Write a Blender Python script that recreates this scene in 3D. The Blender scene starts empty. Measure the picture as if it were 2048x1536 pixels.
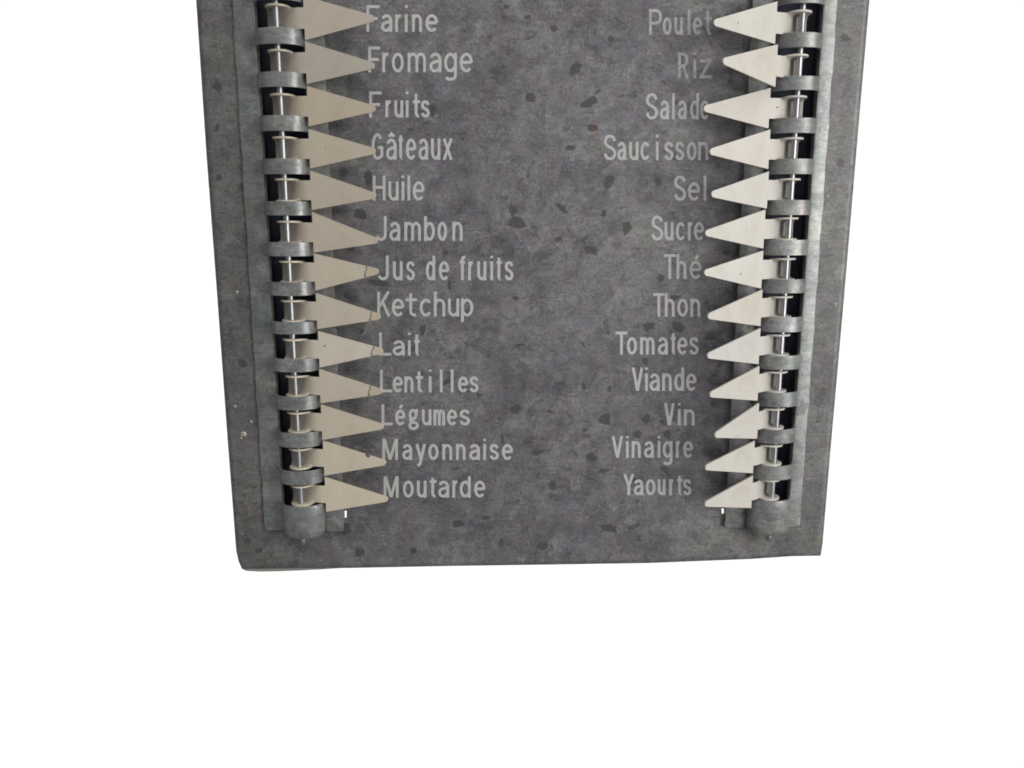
import bpy, bmesh, math, random
import numpy as np
from mathutils import Vector, Matrix

# ------------------------------------------------------------------ camera, world, lights
FPX, TILT, ROLL, DIST = 1640.0, math.radians(11.7), math.radians(-0.6), 250.0   # focal length in photo pixels, mm to the board
MM = 0.001
sc = bpy.context.scene
C = sc.collection
_c, _s = math.cos(TILT), math.sin(TILT)
_u0, _r0 = Vector((0, _s, _c)), Vector((1, 0, 0))
FW = Vector((0, _c, -_s))
UP = _u0 * math.cos(ROLL) + _r0 * math.sin(ROLL)
RT = _r0 * math.cos(ROLL) - _u0 * math.sin(ROLL)
cam = bpy.data.objects.new('camera', bpy.data.cameras.new('camera'))
C.objects.link(cam)
m = Matrix((RT, UP, -FW)).transposed().to_4x4()
m.translation = Vector((0, -DIST * MM, 0))
cam.matrix_world = m
cam.data.sensor_width = 36.0
cam.data.lens = FPX / 2048 * 36.0
cam.data.clip_start = 0.01
cam.data.clip_end = 50
sc.camera = cam

world = bpy.data.worlds.new('World')
sc.world = world
world.use_nodes = True
wn, wl = world.node_tree.nodes, world.node_tree.links
wn.clear()
# a bright white surround beyond the board, a dimmer room on the photographer's side
tc = wn.new('ShaderNodeTexCoord')
sx = wn.new('ShaderNodeSeparateXYZ')
wl.new(tc.outputs['Generated'], sx.inputs[0])
ramp = wn.new('ShaderNodeValToRGB')
ramp.color_ramp.elements[0].position = 0.62
ramp.color_ramp.elements[0].color = (0.16, 0.162, 0.166, 1)
ramp.color_ramp.elements[1].position = 0.83
ramp.color_ramp.elements[1].color = (1.0, 1.0, 1.0, 1)
mp = wn.new('ShaderNodeMapRange')
mp.inputs['From Min'].default_value = -1
mp.inputs['From Max'].default_value = 1
wl.new(sx.outputs['Y'], mp.inputs['Value'])
wl.new(mp.outputs[0], ramp.inputs[0])
bg = wn.new('ShaderNodeBackground')
bg.inputs['Strength'].default_value = 1.0
wo = wn.new('ShaderNodeOutputWorld')
wl.new(ramp.outputs[0], bg.inputs[0])
wl.new(bg.outputs[0], wo.inputs[0])


def area(name, loc, target, size, watts, col):
    d = bpy.data.lights.new(name, 'AREA')
    d.shape = 'RECTANGLE'
    d.size, d.size_y = size
    d.energy = watts
    d.color = col
    o = bpy.data.objects.new(name, d)
    C.objects.link(o)
    o.location = loc
    o.rotation_euler = (Vector(target) - Vector(loc)).to_track_quat('-Z', 'Y').to_euler()
    return o


area('window_light', (0.43, -0.38, 0.03), (0.04, 0, -0.03), (0.26, 0.42), 2.05, (1.0, 0.985, 0.965))
area('ceiling_light', (-0.1, -0.75, 0.95), (0.0, 0, -0.02), (0.7, 0.5), 3.2, (1.0, 0.98, 0.95))

sc.view_settings.view_transform = 'Standard'
sc.view_settings.look = 'None'
sc.view_settings.exposure = 0.12
sc.view_settings.gamma = 1
sc.view_settings.use_curve_mapping = False
sc.cycles.max_bounces = 8
sc.cycles.filter_width = 1.8


# ------------------------------------------------------------------ measuring: photo pixel -> board coordinates (mm)
def at(px, py, h=0.0):
    """x, z in mm of the point seen at a photo pixel, h mm in front of the board's face"""
    d = FW * FPX + RT * (px - 1024) - UP * (py - 768)
    t = (DIST - h) / d.y
    return Vector((d.x * t, d.z * t))


def to_px(p):
    """photo pixel of a world point (mm)"""
    v = Vector(p) - Vector((0, -DIST, 0))
    z = v.dot(FW)
    return 1024 + FPX * v.dot(RT) / z, 768 - FPX * v.dot(UP) / z


# ------------------------------------------------------------------ materials
def nt(name):
    mat = bpy.data.materials.new(name)
    mat.use_nodes = True
    t = mat.node_tree
    return mat, t, t.nodes['Principled BSDF']


def N(t, kind, **kw):
    n = t.nodes.new(kind)
    for k, v in kw.items():
        if k.startswith('i_'):
            n.inputs[k[2:].replace('_', ' ')].default_value = v
        else:
            setattr(n, k, v)
    return n


def noise(t, vec, scale, detail=4, rough=0.55, dist=0.0):
    n = N(t, 'ShaderNodeTexNoise')
    n.inputs['Scale'].default_value = scale
    n.inputs['Detail'].default_value = detail
    n.inputs['Roughness'].default_value = rough
    n.inputs['Distortion'].default_value = dist
    t.links.new(vec, n.inputs['Vector'])
    return n


def mapping(t, vec, scale, loc=(0, 0, 0), rot=(0, 0, 0)):
    n = N(t, 'ShaderNodeMapping')
    n.inputs['Scale'].default_value = scale
    n.inputs['Location'].default_value = loc
    n.inputs['Rotation'].default_value = rot
    t.links.new(vec, n.inputs['Vector'])
    return n.outputs[0]


def cramp(t, fac, stops):
    n = N(t, 'ShaderNodeValToRGB')
    e = n.color_ramp.elements
    while len(e) < len(stops):
        e.new(0.5)
    for el, (p, c) in zip(e, stops):
        el.position = p
        el.color = (*c, 1) if len(c) == 3 else c
    t.links.new(fac, n.inputs[0])
    return n.outputs[0]


def mix(t, fac, a, b, mode='MIX'):
    n = N(t, 'ShaderNodeMix', data_type='RGBA', blend_type=mode)
    for s, v in ((n.inputs[0], fac), (n.inputs[6], a), (n.inputs[7], b)):
        if isinstance(v, (int, float)):
            s.default_value = v
        elif isinstance(v, tuple):
            s.default_value = (*v, 1) if len(v) == 3 else v
        else:
            t.links.new(v, s)
    return n.outputs[2]


def objvec(t):
    return N(t, 'ShaderNodeTexCoord').outputs['Object']


def zinc(name, a, b, c, streak=0.5, flake=0.6, metallic=0.3, rough=0.5):
    mat, t, p = nt(name)
    v = objvec(t)
    big = noise(t, v, 28, 5, 0.62, 0.6).outputs[0]
    col = cramp(t, big, [(0.30, a), (0.50, b), (0.68, c)])
    # hue clouds: violet-blue, green and brown patina
    hue = noise(t, mapping(t, v, (1, 1, 1), (0.3, 0.1, 0.7)), 150, 5, 0.65, 0.8).outputs[1]
    col = mix(t, 0.17, col, hue, 'OVERLAY')
    med = noise(t, v, 170, 5, 0.68, 0.4).outputs[0]
    col = mix(t, 1.0 if name == 'galvanised_zinc' else 0.4, col, cramp(t, med, [(0.30, (0.72, 0.72, 0.73)), (0.5, (1, 1, 1)), (0.70, (1.22, 1.22, 1.21))]), 'MULTIPLY')
    # short horizontal wipe marks
    st = noise(t, mapping(t, v, (160, 160, 900)), 1.0, 4, 0.6, 0.3).outputs[0]
    col = mix(t, streak, col, cramp(t, st, [(0.30, (0.76, 0.76, 0.77)), (0.5, (1, 1, 1)), (0.72, (1.16, 1.16, 1.16))]), 'MULTIPLY')
    # grain
    fine = noise(t, v, 1500, 2, 0.6).outputs[0]
    col = mix(t, 1.0 if name == 'galvanised_zinc' else 0.5, col, cramp(t, fine, [(0.3, (0.76, 0.76, 0.77)), (0.7, (1.24, 1.24, 1.22))]), 'MULTIPLY')
    # spangle: broad angular crystal facets, barely different in tone
    wv = mix(t, 0.05, v, noise(t, v, 90, 4, 0.7).outputs[1], 'ADD')
    for sc2, lo2, hi2 in ((95, 0.84, 1.16), (240, 0.86, 1.14)):
        vf = N(t, 'ShaderNodeTexVoronoi', feature='F1')
        vf.inputs['Scale'].default_value = sc2
        t.links.new(mapping(t, wv, (1, 1, 1.5), (0.1, 0, 0.2), (0, 0.6, 0)), vf.inputs['Vector'])
        sp2 = N(t, 'ShaderNodeSeparateColor')
        t.links.new(vf.outputs['Color'], sp2.inputs[0])
        col = mix(t, 1.0, col, cramp(t, sp2.outputs[1], [(0.0, (lo2,) * 3), (1.0, (hi2,) * 3)]), 'MULTIPLY')
    # fine curved scuffs
    sc_n = noise(t, mapping(t, v, (120, 120, 420), (0, 0, 0), (0, 0.35, 0)), 1.0, 3, 0.5, 2.5).outputs[0]
    col = mix(t, 1.0 if name == 'galvanised_zinc' else 0.4, col, cramp(t, sc_n, [(0.30, (0.70, 0.69, 0.70)), (0.37, (1, 1, 1)), (0.64, (1, 1, 1)), (0.73, (1.20, 1.20, 1.22))]), 'MULTIPLY')
    if name == 'galvanised_zinc':          # greener patina on the handled margins outside the hinge strips
        sxx = N(t, 'ShaderNodeSeparateXYZ')
        t.links.new(v, sxx.inputs[0])
        ab = N(t, 'ShaderNodeMath', operation='ABSOLUTE')
        t.links.new(sxx.outputs['X'], ab.inputs[0])
        mg = N(t, 'ShaderNodeMath', operation='MULTIPLY_ADD')
        t.links.new(big, mg.inputs[0]); mg.inputs[1].default_value = 0.03; t.links.new(ab.outputs[0], mg.inputs[2])
        col = mix(t, 1.0, col, cramp(t, mg.outputs[0], [(0.075, (1, 1, 1)), (0.10, (0.90, 0.915, 0.86))]), 'MULTIPLY')
    # galvanising flakes
    wob = mix(t, 0.12, v, noise(t, v, 220, 3).outputs[1], 'ADD')
    for sc_, thr, seed, dark in ((150, 0.34, 0.0, 0.62), (330, 0.36, 0.37, 0.72)):
        vo = N(t, 'ShaderNodeTexVoronoi', feature='F1', distance='EUCLIDEAN')
        vo.inputs['Scale'].default_value = sc_
        t.links.new(mapping(t, v, (1, 1, 0.8), (seed, seed, seed), (0, 0.5 + seed, 0)), vo.inputs['Vector'])
        nb = noise(t, v, sc_ * 3.0, 2).outputs[0]
        add = N(t, 'ShaderNodeMath', operation='MULTIPLY_ADD')
        t.links.new(nb, add.inputs[0]); add.inputs[1].default_value = 0.35
        t.links.new(vo.outputs['Distance'], add.inputs[2])
        shape = cramp(t, add.outputs[0], [(thr, (1, 1, 1)), (thr + 0.05, (0, 0, 0))])
        sep = N(t, 'ShaderNodeSeparateColor')
        t.links.new(vo.outputs['Color'], sep.inputs[0])
        pick = cramp(t, sep.outputs[0], [(0.16, (1, 1, 1)), (0.22, (0, 0, 0))])
        fac = mix(t, 1.0, shape, pick, 'MULTIPLY')
        dk = mix(t, flake, (1, 1, 1), (dark, dark, dark * 1.02))
        col = mix(t, 1.0, col, mix(t, fac, (1, 1, 1), dk), 'MULTIPLY')
    t.links.new(col, p.inputs['Base Color'])
    p.inputs['Metallic'].default_value = metallic
    r = cramp(t, med, [(0.3, (rough - 0.08,) * 3), (0.7, (rough + 0.12,) * 3)])
    t.links.new(r, p.inputs['Roughness'])
    bp = N(t, 'ShaderNodeBump')
    bp.inputs['Strength'].default_value = 0.22 if name == 'galvanised_zinc' else 0.1
    bp.inputs['Distance'].default_value = 0.0004
    hsum = mix(t, 0.5, st, fine)
    t.links.new(mix(t, 0.5, hsum, med), bp.inputs['Height'])
    t.links.new(bp.outputs[0], p.inputs['Normal'])
    return mat


M_ZINC = zinc('galvanised_zinc', (0.176, 0.169, 0.183), (0.211, 0.204, 0.213), (0.246, 0.241, 0.242))
M_STRIP = zinc('zinc_strip', (0.225, 0.230, 0.224), (0.285, 0.290, 0.283), (0.350, 0.355, 0.347), streak=0.8, flake=0.3, metallic=0.34, rough=0.38)

# darker crystals in the zinc, grime and painted shade: soft-edged thin patches lying in the panel's face
M_FLAKE_SHADE, t, p = nt('dark_crystal_and_shade')
v = objvec(t)
at_ = N(t, 'ShaderNodeAttribute', attribute_name='tone')
nz = noise(t, v, 700, 4, 0.7).outputs[0]
t.links.new(cramp(t, nz, [(0.3, (0.10, 0.097, 0.102)), (0.7, (0.15, 0.147, 0.149))]), p.inputs['Base Color'])
p.inputs['Roughness'].default_value = 0.5
p.inputs['Metallic'].default_value = 0.2
tr = N(t, 'ShaderNodeBsdfTransparent')
mx = N(t, 'ShaderNodeMixShader')
ml = N(t, 'ShaderNodeMath', operation='MULTIPLY')
t.links.new(at_.outputs['Fac'], ml.inputs[0])
t.links.new(cramp(t, nz, [(0.25, (0.75, 0.75, 0.75)), (0.7, (1.0, 1.0, 1.0))]), ml.inputs[1])
t.links.new(ml.outputs[0], mx.inputs[0])
t.links.new(tr.outputs[0], mx.inputs[1])
t.links.new(p.outputs[0], mx.inputs[2])
t.links.new(mx.outputs[0], t.nodes['Material Output'].inputs[0])

M_PALE = M_FLAKE_SHADE.copy()
M_PALE.name = 'pale_scuff'
for n_ in M_PALE.node_tree.nodes:
    if n_.type == 'VALTORGB' and n_.color_ramp.elements[0].color[0] < 0.2:
        n_.color_ramp.elements[0].color = (0.27, 0.268, 0.262, 1)
        n_.color_ramp.elements[1].color = (0.36, 0.357, 0.35, 1)
    elif n_.type == 'VALTORGB':
        n_.color_ramp.elements[0].color = (0.1, 0.1, 0.1, 1)

M_RUST, t, p = nt('reddish_stain')
p.inputs['Base Color'].default_value = (0.115, 0.078, 0.070, 1)
p.inputs['Roughness'].default_value = 0.7

M_DARK, t, p = nt('slot_shade')  # deep shade of the slots, painted as a near-black colour
t.links.new(cramp(t, noise(t, objvec(t), 300, 3).outputs[0], [(0.3, (0.04, 0.044, 0.060)), (0.7, (0.075, 0.08, 0.105))]), p.inputs['Base Color'])
p.inputs['Roughness'].default_value = 0.9
p.inputs['Specular IOR Level'].default_value = 0.1

M_ROD, t, p = nt('steel_rod')
p.inputs['Metallic'].default_value = 1.0
t.links.new(cramp(t, noise(t, mapping(t, objvec(t), (400, 400, 90)), 1, 4, 0.7).outputs[0], [(0.3, (0.36, 0.355, 0.37)), (0.7, (0.54, 0.54, 0.55))]), p.inputs['Base Color'])
p.inputs['Roughness'].default_value = 0.42

M_SPECK, t, p = nt('plaster_speck')
p.inputs['Base Color'].default_value = (0.62, 0.58, 0.52, 1)
p.inputs['Roughness'].default_value = 0.85

# cream enamel; obj.color carries each tab's own yellowing, and brighter light painted onto the lower left ones
M_TAB, t, p = nt('cream_enamel')
v = objvec(t)
oi = N(t, 'ShaderNodeObjectInfo')
n1 = noise(t, mapping(t, v, (1, 1, 1)), 130, 5, 0.65, 0.5)
col = mix(t, 1.0, oi.outputs['Color'], cramp(t, n1.outputs[0], [(0.28, (0.90, 0.88, 0.85)), (0.5, (1, 1, 1)), (0.75, (1.05, 1.05, 1.05))]), 'MULTIPLY')
sp = noise(t, v, 900, 3, 0.6).outputs[0]
col = mix(t, 1.0, col, cramp(t, sp, [(0.22, (0.72, 0.70, 0.66)), (0.30, (1, 1, 1))]), 'MULTIPLY')
# the neck, where the tab turns on its rod, is mixed towards dull grey
ba = N(t, 'ShaderNodeAttribute', attribute_name='neck_grey')
bn = N(t, 'ShaderNodeMath', operation='MULTIPLY_ADD', use_clamp=True)
t.links.new(noise(t, v, 260, 4, 0.7).outputs[0], bn.inputs[0]); bn.inputs[1].default_value = 1.3; bn.inputs[2].default_value = -0.65
bs = N(t, 'ShaderNodeMath', operation='ADD', use_clamp=True)
bm_ = N(t, 'ShaderNodeMath', operation='MULTIPLY')
t.links.new(ba.outputs['Fac'], bm_.inputs[0]); bm_.inputs[1].default_value = 0.75
bx = N(t, 'ShaderNodeMath', operation='MULTIPLY')
t.links.new(bn.outputs[0], bx.inputs[0]); t.links.new(ba.outputs['Fac'], bx.inputs[1])
t.links.new(bm_.outputs[0], bs.inputs[0]); t.links.new(bx.outputs[0], bs.inputs[1])
col = mix(t, bs.outputs[0], col, (0.235, 0.222, 0.205))
t.links.new(col, p.inputs['Base Color'])
p.inputs['Roughness'].default_value = 0.45
bp = N(t, 'ShaderNodeBump')
bp.inputs['Strength'].default_value = 0.08
bp.inputs['Distance'].default_value = 0.0003
t.links.new(n1.outputs[0], bp.inputs['Height'])
t.links.new(bp.outputs[0], p.inputs['Normal'])

M_TIP, t, p = nt('yellowed_enamel')
t.links.new(cramp(t, noise(t, objvec(t), 500, 4, 0.6).outputs[0], [(0.3, (0.66, 0.57, 0.42)), (0.7, (0.74, 0.65, 0.49))]), p.inputs['Base Color'])
p.inputs['Roughness'].default_value = 0.5

M_CRACK, t, p = nt('dark_crack')
p.inputs['Base Color'].default_value = (0.19, 0.175, 0.15, 1)
p.inputs['Roughness'].default_value = 0.8


def paint(name, wear):
    mat, t, p = nt(name)
    v = objvec(t)
    t.links.new(cramp(t, noise(t, v, 500, 4).outputs[0], [(0.3, (0.56, 0.555, 0.545)), (0.7, (0.66, 0.655, 0.64))]), p.inputs['Base Color'])
    p.inputs['Roughness'].default_value = 0.55
    tr = N(t, 'ShaderNodeBsdfTransparent')
    mx = N(t, 'ShaderNodeMixShader')
    nn = noise(t, v, 420, 5, 0.75, 0.4).outputs[0]
    lo = 0.30 + 0.14 * wear
    t.links.new(cramp(t, nn, [(lo - 0.06, (max(0.1, 0.9 - 0.75 * wear),) * 3), (lo + 0.14, (0.97 - 0.30 * wear,) * 3)]), mx.inputs[0])
    t.links.new(tr.outputs[0], mx.inputs[1])
    t.links.new(p.outputs[0], mx.inputs[2])
    t.links.new(mx.outputs[0], t.nodes['Material Output'].inputs[0])
    return mat


M_PAINT = {0: paint('screen_print', 0.0), 1: paint('rubbed_screen_print', 0.25), 2: paint('worn_screen_print', 0.68)}


# ------------------------------------------------------------------ object helpers
ORIGIN = Vector((5.0, 0.0, -108.0))      # the board's base, mm


def link(name, me, mats, parent=None, label=None, loc=None):
    o = bpy.data.objects.new(name, me)
    C.objects.link(o)
    for mm in mats:
        me.materials.append(mm)
    if parent is not None:
        o.parent = parent
    if loc is not None:
        o.location = loc
    if label:
        o['label'] = label
    return o


def mesh(name, verts, faces, offset=ORIGIN, mat_idx=None, smooth=False):
    me = bpy.data.meshes.new(name)
    me.from_pydata([((Vector(v) - offset) * MM)[:] for v in verts], [], faces)
    if mat_idx:
        for f, i in zip(me.polygons, mat_idx):
            f.material_index = i
    if smooth:
        for f in me.polygons:
            f.use_smooth = True
    me.update()
    return me


board = bpy.data.objects.new('shopping_list_board', None)
C.objects.link(board)
board.location = ORIGIN * MM
board['label'] = 'grey zinc shopping list board with French food words and cream pointer tabs down both sides'
board['category'] = 'shopping list board'

# ------------------------------------------------------------------ hinge frames (rod axes fitted to the photo)
ROD_H = 4.2


class Hinge:
    def __init__(s, a, b, sg):
        A, B = at(*a, ROD_H), at(*b, ROD_H)
        s.A, s.d, s.sg = A, (A - B).normalized(), sg
        s.n = Vector((s.d.y, -s.d.x)) * sg                      # inward, towards the words

    def P(s, u, h, t):
        """world mm of a point u inward of the rod axis, h in front of the board, t along the axis"""
        q = s.A + s.n * u + s.d * t
        return Vector((q.x, -h, q.y))

    def st(s, px, py, h):
        q = at(px, py, h) - s.A
        return q.dot(s.n), q.dot(s.d)


HL = Hinge((552, 33), (601, 985), 1)
HR = Hinge((1603.5, 45), (1543.6, 980), -1)
T_TOP = 34.0

# ------------------------------------------------------------------ panel: a shallow folded tray of zinc sheet
R_BEND, DEPTH = 2.2, 7.0
left_px = [(473, 1100), (455, 868), (435.5, 598), (413.5, 308), (393, 0)]
right_px = [(1738, 0), (1711.5, 308), (1687, 598), (1663, 868), (1644.5, 1085)]
pts = [at(*q, -R_BEND) for q in left_px]
pts += [at(393, 0, -R_BEND) + Vector((-0.3, 32)), at(1738, 0, -R_BEND) + Vector((-0.1, 32))]
pts += [at(*q, -R_BEND) for q in right_px]
pts += [at(*q, -R_BEND) for q in [(1640.5, 1110.5), (1580, 1111.5), (1500, 1117), (1300, 1125), (1080, 1128.5), (900, 1131),
                                 (700, 1135), (560, 1136.5), (485, 1137), (477.5, 1120)]]


def inset(poly, r):
    out, n = [], len(poly)
    for i in range(n):
        a, b, c = poly[i - 1], poly[i], poly[(i + 1) % n]
        e1, e2 = (b - a).normalized(), (c - b).normalized()
        n1, n2 = Vector((e1.y, -e1.x)), Vector((e2.y, -e2.x))
        k = n1 + n2
        out.append(b + k * (r / max(0.35, k.dot(n1))))
    return out


area2 = sum(pts[i - 1].x * pts[i].y - pts[i].x * pts[i - 1].y for i in range(len(pts)))
if area2 > 0:
    pts.reverse()                       # clockwise, so the right-hand normal points inward
verts, faces, mats = [], [], []
rings = []
for k in range(7):
    a = math.pi / 2 * k / 6
    r = R_BEND * (1 - math.cos(math.pi / 2 - a)) if k < 6 else 0.0
    rings.append((R_BEND * (1 - math.sin(a)), R_BEND * (1 - math.cos(a))))
rings.append((0.0, DEPTH))
rings.append((0.9, DEPTH + 0.25))
rings.append((4.5, DEPTH + 0.25))
n = len(pts)
for ins, dep in rings:
    for q in (inset(pts, ins) if ins > 1e-6 else pts):
        verts.append(Vector((q.x, dep, q.y)))
for k in range(len(rings) - 1):
    for i in range(n):
        j = (i + 1) % n
        faces.append((k * n + i, k * n + j, (k + 1) * n + j, (k + 1) * n + i))
bm = bmesh.new()
bv = [bm.verts.new(((w - ORIGIN) * MM)) for w in verts]
for f in faces:
    bm.faces.new([bv[i] for i in f])
for f in bm.faces:
    f.smooth = True
front = [bm.edges.get((bv[i], bv[(i + 1) % n])) for i in range(n)]
holes = []
for H in (HL, HR):
    tb = -146.5 if H is HL else -143.5
    holes.append([H.P(-6.6, 0, T_TOP - 3), H.P(6.2, 0, T_TOP - 3), H.P(6.2, 0, tb), H.P(-6.6, 0, tb)])
for q in ([(688.5, 1021.5), (693.5, 1021.5), (693.0, 1037), (688.8, 1037)], [(1443.0, 1017), (1448.6, 1017), (1448.6, 1028.5), (1443.4, 1028.5)]):
    w = [at(*k) for k in q]
    holes.append([Vector((k.x, 0, k.y)) for k in w])
for h in holes:
    a = [bm.verts.new((w - ORIGIN) * MM) for w in h]
    b = [bm.verts.new((w + Vector((0, 0.8, 0)) - ORIGIN) * MM) for w in h]
    for i in range(4):
        j = (i + 1) % 4
        bm.faces.new((a[i], a[j], b[j], b[i]))
        front.append(bm.edges.get((a[i], a[j])))
bmesh.ops.triangle_fill(bm, use_beauty=True, use_dissolve=False, edges=front, normal=(0, -1, 0))
bmesh.ops.recalc_face_normals(bm, faces=bm.faces)

# dark crystals, stains and painted shade, soft-edged patches a few hundredths of a millimetre proud of the sheet
tone = bm.loops.layers.float_color.new('tone')
for f in bm.faces:
    for l in f.loops:
        l[tone] = (1, 1, 1, 1)
rng = random.Random(4)
FL = [(1151, 137, 11, 17, -25), (1178, 205, 20, 8, 20), (1107, 58, 9, 9, 0), (1222, 77, 9, 7, 0), (1140, 295, 9, 6, 0), (1026, 422, 8, 13, 15),
      (1035, 446, 20, 13, -10), (724, 429, 13, 14, 0), (1219, 363, 8, 13, -20), (1315, 365, 6, 9, 0), (1253, 457, 10, 14, 10), (1124, 417, 5, 15, 40),
      (1207, 428, 8, 11, 0), (1117, 477, 7, 6, 0), (1182, 501, 18, 8, -10), (1060, 196, 11, 9, 30), (866, 220, 8, 13, 0), (845, 660, 7, 12, 0),
      (897, 762, 18, 5, 20), (1032, 818, 14, 11, 0), (1100, 823, 9, 4, -10), (1211, 838, 12, 13, 0), (1292, 837, 7, 11, -15), (1296, 652, 14, 9, 25),
      (1356, 652, 15, 10, -40), (1423, 673, 12, 10, 0), (1290, 722, 8, 8, 0), (1182, 913, 13, 9, -15), (1208, 941, 13, 4, 5), (1216, 1056, 17, 10, -20),
      (914, 1047, 13, 8, 0), (721, 1104, 12, 10, 0), (827, 1102, 8, 7, 0), (973, 1036, 8, 3, 0), (1004, 1085, 4, 9, 10), (1085, 1092, 12, 7, 20),
      (1103, 970, 10, 9, 0), (1335, 868, 10, 8, 0), (1275, 870, 10, 8, 0), (755, 566, 24, 7, -5), (688, 345, 9, 11, 0), (735, 355, 9, 12, 0),
      (435, 172, 10, 12, 0), (482, 200, 9, 12, 30), (435, 254, 5, 9, 0), (438, 355, 6, 8, 0), (481, 376, 5, 8, 0), (486, 725, 10, 7, -35), (495, 615, 5, 6, 0),
      (1690, 76, 11, 9, 0), (1680, 327, 8, 8, 0), (1692, 472, 10, 16, 20), (1654, 495, 5, 8, 0), (1635, 705, 5, 5, 0), (1667, 706, 8, 9, 0), (1665, 265, 9, 8, 0),
      (1640, 635, 9, 4, -15), (1168, 772, 4, 7, 0), (1219, 778, 5, 5, 0), (1030, 597, 7, 6, 0), (898, 570, 3, 9, 10), (1005, 875, 3, 11, 5), (1075, 905, 12, 6, 15),
      (960, 790, 6, 4, 0), (1040, 690, 10, 4, 10), (1320, 555, 7, 6, 0), (1170, 860, 6, 4, 20), (690, 1060, 12, 13, 0), (517, 1101, 8, 6, 0), (740, 1125, 26, 5, 3),
      (1500, 1062, 22, 4, -5), (1330, 940, 10, 6, -30), (1265, 960, 14, 3, 10), (1470, 1010, 7, 5, 0), (1012, 15, 7, 6, 0), (1055, 35, 6, 6, 10), (1350, 595, 12, 5, 0)]
for _ in range(150):
    x, y = rng.uniform(420, 1715), rng.uniform(5, 1105)
    s = rng.choice([2.5, 3, 3, 4, 5, 6])
    FL.append((x, y, s * rng.uniform(0.8, 2.4), s * rng.uniform(0.35, 1.0), rng.uniform(-60, 60), rng.uniform(0.2, 0.6)))
# grime mixed with painted shade along the inner edges of the hinge strips
for gx, gy in [(1478, 22), (1462, 95), (1470, 168), (1452, 250), (1462, 262), (1440, 330), (1468, 415), (1448, 505), (1466, 500), (1462, 583), (1456, 655), (1448, 715), (1432, 800), (1425, 905), (1438, 960),
               (688, 95), (705, 165), (676, 255), (690, 340), (672, 425), (702, 505), (690, 580), (712, 655), (694, 735), (705, 800), (722, 880), (702, 945), (738, 950)]:
    FL.append((gx + rng.uniform(-6, 6), gy + rng.uniform(-5, 5), rng.uniform(16, 30), rng.uniform(9, 17), rng.uniform(-40, 40), rng.uniform(0.25, 0.45)))
    FL.append((gx + rng.uniform(-14, 14), gy + rng.uniform(-10, 10), rng.uniform(3, 8), rng.uniform(2, 6), rng.uniform(-40, 40), rng.uniform(0.4, 0.7)))
PALE = [(790, 1108, 60, 5, 2, 0.5), (845, 1110, 22, 4, -4, 0.4), (1330, 1000, 13, 22, -15, 0.3), (1335, 1040, 16, 10, 0, 0.3), (1345, 112, 16, 10, 10, 0.35), (1372, 172, 9, 4, 0, 0.5),
        (1000, 745, 40, 20, 20, 0.2), (1625, 1090, 10, 2, 55, 0.5), (505, 1112, 30, 2, 8, 0.4), (1352, 97, 8, 3, 0, 0.4), (1075, 300, 50, 25, 10, 0.12), (1150, 540, 60, 22, -10, 0.12),
        (1520, 1075, 30, 5, 5, 0.2), (1690, 300, 18, 40, 5, 0.2), (1680, 440, 22, 4, 10, 0.3), (455, 470, 9, 24, 5, 0.2), (1030, 985, 40, 12, -15, 0.15)]
def on_panel(w, marg=2.5):
    for i in range(n):
        a, b = pts[i], pts[(i + 1) % n]
        e = (b - a).normalized()
        if (w - a).dot(Vector((e.y, -e.x))) < marg:
            return False
    for H in (HL, HR):
        q = w - H.A
        if -13.5 < q.dot(H.n) < 7.5:
            return False
    return True
lay = 0
for fi, fl in enumerate(FL + PALE):
    cx, cy, rx, ry, ang = fl[:5]
    strength = fl[5] if len(fl) > 5 else 0.72
    if not on_panel(at(cx, cy)):
        continue
    k = rng.choice([5, 6, 7, 8])
    ph = rng.uniform(0, 6.28)
    ca, sa = math.cos(math.radians(ang)), math.sin(math.radians(ang))
    lay = (lay + 1) % 6
    dep = -(0.02 + 0.008 * lay)
    inner, outer = [], []
    rad = [rng.uniform(0.60, 1.28) for _ in range(k)]
    dense = []
    for i in range(k):                       # angular outline, a point halfway along each side
        a0, a1 = ph + 6.283 * i / k, ph + 6.283 * (i + 1) / k
        p0 = Vector((math.cos(a0) * rad[i], math.sin(a0) * rad[i]))
        p1 = Vector((math.cos(a1) * rad[(i + 1) % k], math.sin(a1) * rad[(i + 1) % k]))
        dense += [p0, p0.lerp(p1, 0.5) * rng.uniform(0.88, 1.1)]
    soft = 1.6 / max(2.5, min(rx, ry)) if fi < len(FL) and max(rx, ry) < 15.5 or fi < 70 else 0.7
    for g, lst in ((1 - soft * 0.5, inner), (1 + soft, outer)):
        for q in dense:
            ex, ey = q.x * rx * g, q.y * ry * g
            w = at(cx + ex * ca - ey * sa, cy - ex * sa - ey * ca)
            lst.append(bm.verts.new((Vector((w.x, dep, w.y)) - ORIGIN) * MM))
    f = bm.faces.new(inner)
    f.material_index = 1 if fi < len(FL) else 3
    for l in f.loops:
        l[tone] = (strength,) * 3 + (1,)
    kk = len(inner)
    for i in range(kk):
        j = (i + 1) % kk
        f = bm.faces.new((inner[i], inner[j], outer[j], outer[i]))
        f.material_index = 1 if fi < len(FL) else 3
        for l, s in zip(f.loops, (strength, strength, 0, 0)):
            l[tone] = (s, s, s, 1)
q = [at(*k) for k in [(1174, 250), (1184, 248), (1195, 251), (1196, 259), (1185, 263), (1176, 261)]]
f = bm.faces.new([bm.verts.new((Vector((w.x, -0.03, w.y)) - ORIGIN) * MM) for w in q])
f.material_index = 2
me = bpy.data.meshes.new('zinc_panel')
bm.to_mesh(me)
bm.free()
panel = link('zinc_panel', me, [M_ZINC, M_FLAKE_SHADE, M_RUST, M_PALE], board)

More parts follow.
